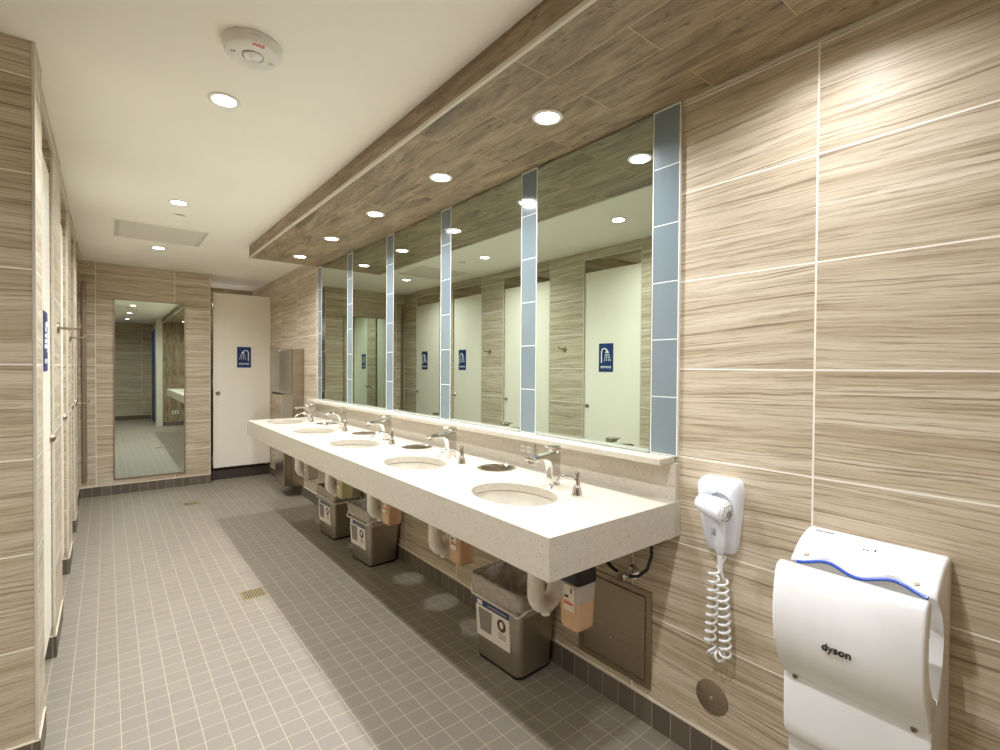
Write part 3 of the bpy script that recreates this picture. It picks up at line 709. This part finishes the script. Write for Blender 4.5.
# ------------------------------------------------------------------ paper towel unit at the far end of the right wall
t = thing('towel_dispenser', 'stainless paper towel and waste unit on the right wall beyond the counter', 'paper towel dispenser', (W, 5.2, 0.0))
B().box(-0.115, -0.001, 0.0, 0.40, 0.115, 1.505, 0.004).make('cabinet', M['steel'], t, smooth=0)
b = B(); pr = [(-0.116, 1.04), (-0.116, 1.492), (-0.235, 1.480), (-0.245, 1.470), (-0.245, 1.085), (-0.235, 1.06), (-0.20, 1.045)]
b.loft([[(x, 0.004, z) for x, z in pr], [(x, 0.30, z) for x, z in pr]]); b.make('dispenser_door', M['steel'], t, smooth=40, bev=0.004)
B().box(-0.238, -0.185, 0.02, 0.28, 1.040, 1.058).make('towel_slot', M['dark'], t, smooth=0)
B().lathe([(0.0, 0.0), (0.011, 0.0), (0.011, 0.003), (0.0, 0.003)], (-0.18, 0.001, 1.345), axis='Y', n=18).make('lock', M['chrome'], t)
B().box(-0.195, -0.116, 0.01, 0.34, 0.115, 0.70, 0.006).make('waste_receptacle', M['steel'], t, smooth=0)

# ------------------------------------------------------------------ shower doors
def shower_icon(parent, mtx, hw, hh):
    """white shower head with water, pole at the right; mtx maps sign coordinates to the door"""
    b = B()
    def strip(pts, w):
        b.tube([(x, y, 0.0012) for x, y in pts], w, 6)
    strip([(0.046, -0.045), (0.046, 0.05), (0.040, 0.066), (0.026, 0.075), (0.008, 0.075), (-0.006, 0.068), (-0.012, 0.058)], 0.0055)
    b.loft([[(-0.034, 0.038, z), (0.006, 0.038, z), (-0.004, 0.058, z), (-0.022, 0.058, z)] for z in (0.0005, 0.003)])
    for x0, x1 in ((-0.030, -0.050), (-0.020, -0.030), (-0.008, -0.006), (0.002, 0.016)):
        for f0, f1 in ((0.05, 0.30), (0.40, 0.65), (0.75, 1.0)):
            p0 = (x0+(x1-x0)*f0, 0.032-0.062*f0); p1 = (x0+(x1-x0)*f1, 0.032-0.062*f1); strip([p0, p1], 0.003)
    b.make('shower_symbol', M['white'], parent, smooth=50, xf=mtx)
    text('lettering', 'SHOWER', 0.027, M['white'], mtx @ Matrix.Translation((0, -0.083, 0.001)), parent, bold=0.0006)
def stall_door(label, y0, y1, ysign, x):
    t = thing('shower_door', label, 'door', (x, (y0+y1)/2, 0.145), 'shower stall doors')
    hy = (y1-y0)/2-0.004
    B().box(-0.022, 0.0, -hy, hy, 0.0, 2.02, 0.0015).make('panel', M['door'], t, smooth=0)
    s = ysign-(y0+y1)/2
    sg = B().box(0.0003, 0.003, s-0.077, s+0.077, 1.150, 1.392, 0.001).make('sign', M['blue'], t, smooth=0)
    shower_icon(sg, frame((0, 1, 0), (0, 0, 1), (0.003, s, 1.272)), 0.077, 0.12)
    l = B().lathe([(0.0, 0.016), (0.012, 0.016), (0.018, 0.010), (0.020, 0.003), (0.020, 0.0003), (0.0, 0.0003)], (0, hy-0.035, 0.850), axis='X', n=24).make('latch', M['satin'], t)
    B().box(0.0165, 0.0185, hy-0.037, hy-0.033, 0.842, 0.858).make('latch_slot', M['dark'], l, smooth=0)
    for z in (0.80, 0.755): B().lathe([(0.0, 0.002), (0.004, 0.0015), (0.0045, 0.0003), (0.0, 0.0003)], (0, hy-0.035, z), axis='X', n=10).make('screw', M['satin'], t)
    b = B()
    for z in (0.12, 1.03, 1.90): b.tube([(0.004, -hy-0.0005, z-0.045), (0.004, -hy-0.0005, z+0.045)], 0.0055, 10)
    b.make('hinges', M['satin'], t)
    return t
stall_door('cream shower door with blue sign, nearest on the left wall', *OPEN[0], 2.745, -0.196)
stall_door('cream shower door with blue sign, second along the left wall', *OPEN[1], 3.80, -0.211)
stall_door('cream shower door with blue sign, third along the left wall', *OPEN[2], 4.95, -0.217)
d4 = stall_door('cream shower door with blue sign, fourth on the left wall by the back wall', *OPEN[3], 5.86, -0.222)
t = thing('shower_door', 'cream shower door with blue sign in the far right corner beside the counter end', 'door', (1.262, 6.5, 0.145), 'shower stall doors')
B().box(-0.302, 0.312, 0.0, 0.022, 0.0, 2.02, 0.0015).make('panel', M['doorR'], t, smooth=0)
sg = B().box(-0.056, 0.094, -0.003, -0.0003, 1.160, 1.405, 0.001).make('sign', M['blue'], t, smooth=0)
shower_icon(sg, frame((1, 0, 0), (0, 0, 1), (0.019, -0.003, 1.287)), 0.077, 0.12)
l = B().lathe([(0.0, -0.014), (0.015, -0.014), (0.021, -0.009), (0.024, -0.003), (0.024, -0.0003), (0.0, -0.0003)], (-0.253, 0, 0.862), axis='Y', n=24).make('latch', M['satin'], t)
for z in (0.81, 0.76): B().lathe([(0.0, -0.002), (0.004, -0.0015), (0.0045, -0.0003), (0.0, -0.0003)], (-0.253, 0, z), axis='Y', n=10).make('screw', M['satin'], t)
b = B()
for z in (0.12, 1.03, 1.90): b.tube([(-0.3055, 0.008, z-0.05), (-0.3055, 0.008, z+0.05)], 0.0055, 10)
b.make('hinges', M['chrome'], t)
# brushed metal post at the back corner of the left wall
t = thing('metal_post', 'brushed metal post in the corner between left stalls and back wall', 'post', (-0.188, 6.4075, 0.16))
B().box(0.0, 0.036, -0.012, 0.012, 0.0, 1.99, 0.002).make('bar', M['steeldk'], t, smooth=0)
for z in (0.25, 0.62, 1.02, 1.45, 1.80): B().lathe([(0.0, -0.003), (0.006, -0.003), (0.008, 0.0), (0.0, 0.0)], (0.018, -0.0121, z), axis='Y', n=14).make('bolt', M['chrome'], t)

# robe hooks
hk = thing('robe_hook', 'satin metal robe hook on the pier between the first and second left doors', 'hook', (LX, 3.22, 1.50), 'robe hooks on the left piers')
B().lathe([(0.0, 0.009), (0.015, 0.009), (0.019, 0.006), (0.020, 0.0005), (0.0, 0.0005)], axis='X', n=26, sy=1.45).make('rosette', M['satin'], hk)
B().tube([(0.008, 0, 0), (0.04, 0, -0.001), (0.072, 0, 0.0), (0.080, 0, 0.004), (0.083, 0, 0.012), (0.084, 0, 0.026)], [0.0065, 0.0055, 0.0055, 0.0055, 0.0055, 0.006], 12).make('arm', M['satin'], hk)
copy_thing(hk, (-0.191, 4.37, 1.505), 'satin metal robe hook on the pier between the second and third left doors')
copy_thing(hk, (-0.196, 5.26, 1.012), 'low satin metal hook on the pier before the fourth left door')

# ------------------------------------------------------------------ ceiling fittings
def lamp(name, label, x, y, zc, r, power, group, strength=None):
    t = thing(name, label, 'ceiling light', (x, y, zc), group)
    B().open_lathe([(r, -0.0004), (r*1.34, -0.0004), (r*1.36, -0.003), (r*1.24, -0.007), (r*1.02, -0.006), (r, -0.003)], (0, 0, 0), 40).make('trim_ring', M['whitemat'], t, smooth=50)
    B().lathe([(0.0, -0.0032), (r*0.7, -0.0031), (r*1.0, -0.0022), (r*1.0, -0.0008), (0.0, -0.0008)], n=40).make('lens', M['lens'], t, smooth=50)
    l = bpy.data.lights.new('downlight_beam', 'AREA'); l.shape = 'DISK'; l.size = 2*r*0.9; l.energy = power; l.color = (0.96, 0.985, 1.06); l.spread = math.radians(150)
    lo = bpy.data.objects.new('downlight_beam', l); COL.objects.link(lo); lo.parent = t; lo.location = (0, 0, -0.0085)
    return t
cl = ['recessed ceiling light beside the smoke alarm, nearest', 'recessed ceiling light in front of the ceiling vent', 'farthest recessed ceiling light behind the vent']
for lab, y in zip(cl, (2.19, 3.735, 5.28)): lamp('recessed_light', lab, 0.362, y, CZ, 0.042, 10.5, 'recessed lights in the white ceiling')
lamp('recessed_light', 'recessed ceiling light nearer than the smoke alarm, seen only in the tall mirror', 0.362, 0.645, CZ, 0.042, 10.5, 'recessed lights in the white ceiling')
lamp('recessed_light', 'added ceiling light, unseen, brightening the nearest left pier', -0.78, 0.645, CZ, 0.042, 10.5, 'recessed lights in the white ceiling')  # extra lamp out of view, added to brighten the nearest pier
lamp('recessed_light', 'recessed ceiling light beside the blue entrance door', 0.362, -0.90, CZ, 0.042, 10.5, 'recessed lights in the white ceiling')
sl_ = ['recessed soffit light over the nearest basin', 'recessed soffit light over the second basin', 'recessed soffit light over the middle basin', 'recessed soffit light over the fourth basin', 'recessed soffit light over the farthest basin']
for i, lab in enumerate(sl_): lamp('recessed_light', lab, 1.285, 1.346+0.75*i, SZ, 0.042, 8.0, 'recessed lights in the wood soffit')
lamp('recessed_light', 'recessed soffit light above the hand dryer', 1.285, 0.49, SZ, 0.042, 3.4, 'recessed lights in the wood soffit')

for lab, x, y in (('recessed light inside the first left shower stall', -0.85, 2.67), ('recessed light inside the second left shower stall', -0.85, 3.78), ('recessed light inside the third left shower stall', -0.85, 4.83), ('recessed light inside the fourth left shower stall', -0.85, 5.76)):
    lamp('recessed_light', lab, x, y, CZ, 0.042, 2.5, 'recessed lights inside the shower stalls')

t = thing('stall_fill_lamp', 'added round lamp, unseen, lighting the stall behind the far right shower door', 'wall lamp', (1.25, 7.5, 1.9))  # unseen lamp added to light the stall above its door
B().lathe([(0.0, -0.03), (0.05, -0.028), (0.075, -0.018), (0.08, -0.0005), (0.0, -0.0005)], axis='Y', n=32).make('shade', M['lensdim'], t, smooth=50)

t = thing('smoke_alarm', 'round white FIRE alarm on the ceiling by the nearest ceiling light', 'smoke alarm', (0.374, 1.765, CZ))
B().lathe([(0.0, -0.002), (0.066, -0.002), (0.066, -0.0003), (0.0, -0.0003)], n=40).lathe([(0.0, -0.012), (0.088, -0.012), (0.088, -0.002), (0.0, -0.002)], n=56).make('mounting_plate', M['whitemat'], t, smooth=40)
B().lathe([(0.0, -0.034), (0.050, -0.034), (0.077, -0.0337), (0.081, -0.031), (0.0838, -0.026), (0.085, -0.0125), (0.0, -0.0125)], n=64).make('body', M['whitemat'], t, smooth=40)
B().open_lathe([(0.0315, -0.0343), (0.0315, -0.036), (0.030, -0.0365), (0.0295, -0.0343)], (0, 0, 0), 40).make('strobe_ring', M['steeldk'], t, smooth=40)
B().lathe([(0.0, -0.044), (0.012, -0.0435), (0.016, -0.040), (0.026, -0.0385), (0.0292, -0.0343), (0.0, -0.0343)], n=36).make('strobe_lens', M['white'], t, smooth=50)
text('lettering', 'FIRE', 0.019, M['red'], frame((0.995, -0.1, 0), (-0.1, -0.995, 0), (0.002, -0.068, -0.0343)), t, bold=0.0005)
B().lathe([(0.0, -0.0352), (0.008, -0.0352), (0.008, -0.0342), (0.0, -0.0342)], (0.056, 0.010, 0), n=20, sx=1.3).make('sounder_port', M['vent'], t)
B().box(-0.062, -0.057, 0.006, 0.011, -0.0352, -0.0342).box(-0.055, -0.051, 0.002, 0.008, -0.0352, -0.0342).make('indicator', M['dark'], t, smooth=0)
t = thing('ceiling_vent', 'flat square grey access vent in the ceiling', 'vent', (0.338, 4.72, CZ))
b = B()
for a in ((-0.305, 0.305, -0.30, -0.285), (-0.305, 0.305, 0.285, 0.30), (-0.305, -0.29, -0.285, 0.285), (0.29, 0.305, -0.285, 0.285)): b.box(a[0], a[1], a[2], a[3], -0.006, -0.0004)
b.make('frame', M['ceil'], t, smooth=0)
B().box(-0.288, 0.288, -0.283, 0.283, -0.0035, -0.0004).make('panel', M['vent'], t, smooth=0)
b = B()
for j in range(-8, 9): b.box(-0.26, 0.26, j*0.032-0.004, j*0.032+0.004, -0.0050, -0.0037)
b.make('louvers', M['ceil'], t, smooth=0)
t = thing('sprinkler_cover', 'small round sprinkler cover plate beside the second ceiling light', 'sprinkler', (0.395, 4.06, CZ))
B().lathe([(0.0, -0.010), (0.036, -0.010), (0.040, -0.007), (0.040, -0.005), (0.0, -0.005)], n=36).make('plate', M['ceil'], t, smooth=40)
B().lathe([(0.0, -0.0051), (0.032, -0.0051), (0.032, -0.0003), (0.0, -0.0003)], n=30).make('cup', M['dark'], t, smooth=40)

# floor drains
def drain(label, x, y):
    t = thing('floor_drain', label, 'floor drain', (x, y, 0), 'floor drains in the aisle')
    b = B(); hw = 0.062
    for a in ((-hw, hw, -hw, -hw+0.006), (-hw, hw, hw-0.006, hw), (-hw, -hw+0.006, -hw+0.006, hw-0.006), (hw-0.006, hw, -hw+0.006, hw-0.006)): b.box(a[0], a[1], a[2], a[3], 0.0004, 0.0022)
    for j in range(9):
        x_ = -0.050+j*0.0125; b.box(x_-0.0035, x_+0.0035, -hw+0.006, hw-0.006, 0.0006, 0.002)
    b.make('grate', M['brass'], t, smooth=0)
    B().box(-hw+0.002, hw-0.002, -hw+0.002, hw-0.002, 0.0002, 0.0005).make('well', M['dark'], t, smooth=0)
drain('square brass floor drain in the middle of the aisle', 0.665, 3.125)
drain('square floor drain at the far end of the aisle near the tall mirror', 0.632, 5.55)

# ------------------------------------------------------------------ behind the camera (seen in the tall mirror)
t = thing('entrance_door', 'blue entrance door in a pale frame, seen in the tall mirror', 'door', (0.899, -1.35, 0.0))
B().box(-0.03, -0.0005, -0.66, 0.66, 0.012, 2.16, 0.002).make('panel', M['bluedoor'], t, smooth=0)
B().lathe([(0.0, -0.05), (0.02, -0.05), (0.025, -0.035), (0.012, -0.0301), (0.0, -0.0301)], (0, 0.58, 1.0), axis='X', n=20).make('knob', M['chrome'], t)
b = B(); b.box(-0.036, -0.0004, 0.66, 0.70, 0.0, 2.2).box(-0.036, -0.0004, -0.70, -0.66, 0.0, 2.2).box(-0.036, -0.0004, -0.66, 0.66, 2.162, 2.2); b.make('frame', M['trimw'], t, smooth=0)
t = thing('wall_outlet', 'pale double outlet low on the wood plank wall, seen in the tall mirror', 'outlet', (1.195, -0.28, 0.29))
B().box(-0.06, 0.06, 0.0004, 0.006, -0.036, 0.036, 0.002).make('plate', M['whitemat'], t, smooth=0)
for s in (-1, 1): B().box(s*0.026-0.016, s*0.026+0.016, 0.0062, 0.0072, -0.02, 0.02).make('receptacle', M['dark'], t, smooth=0)

# ------------------------------------------------------------------ camera and world
yaw, pit, rol = math.radians(38.456), math.radians(0.7934), math.radians(0.3992)
F = Vector((math.sin(yaw)*math.cos(pit), math.cos(yaw)*math.cos(pit), -math.sin(pit)))
r = Vector((math.cos(yaw), -math.sin(yaw), 0)); u = r.cross(F)
r2 = math.cos(rol)*r+math.sin(rol)*u; u2 = -math.sin(rol)*r+math.cos(rol)*u
cam = bpy.data.cameras.new('camera'); co = bpy.data.objects.new('camera', cam); COL.objects.link(co)
cam.sensor_width = 36; cam.sensor_fit = 'HORIZONTAL'; cam.lens = 495.82*36/1000; cam.clip_start = 0.02
co.matrix_world = Matrix(((r2.x, u2.x, -F.x, 0), (r2.y, u2.y, -F.y, 0), (r2.z, u2.z, -F.z, H), (0, 0, 0, 1)))
scene.camera = co
w = bpy.data.worlds.new('world'); scene.world = w; w.use_nodes = True
w.node_tree.nodes['Background'].inputs[0].default_value = (1, 0.95, 0.88, 1); w.node_tree.nodes['Background'].inputs[1].default_value = 0.05
vs = scene.view_settings
scene.display_settings.display_device = 'sRGB'
vs.view_transform = 'Standard'; vs.look = 'None'; vs.gamma = 1.0; vs.use_curve_mapping = False; vs.exposure = 0.4
cy = scene.cycles
cy.use_denoising = True
cy.max_bounces = 14; cy.diffuse_bounces = 8; cy.glossy_bounces = 8
cy.sample_clamp_indirect = 0.0
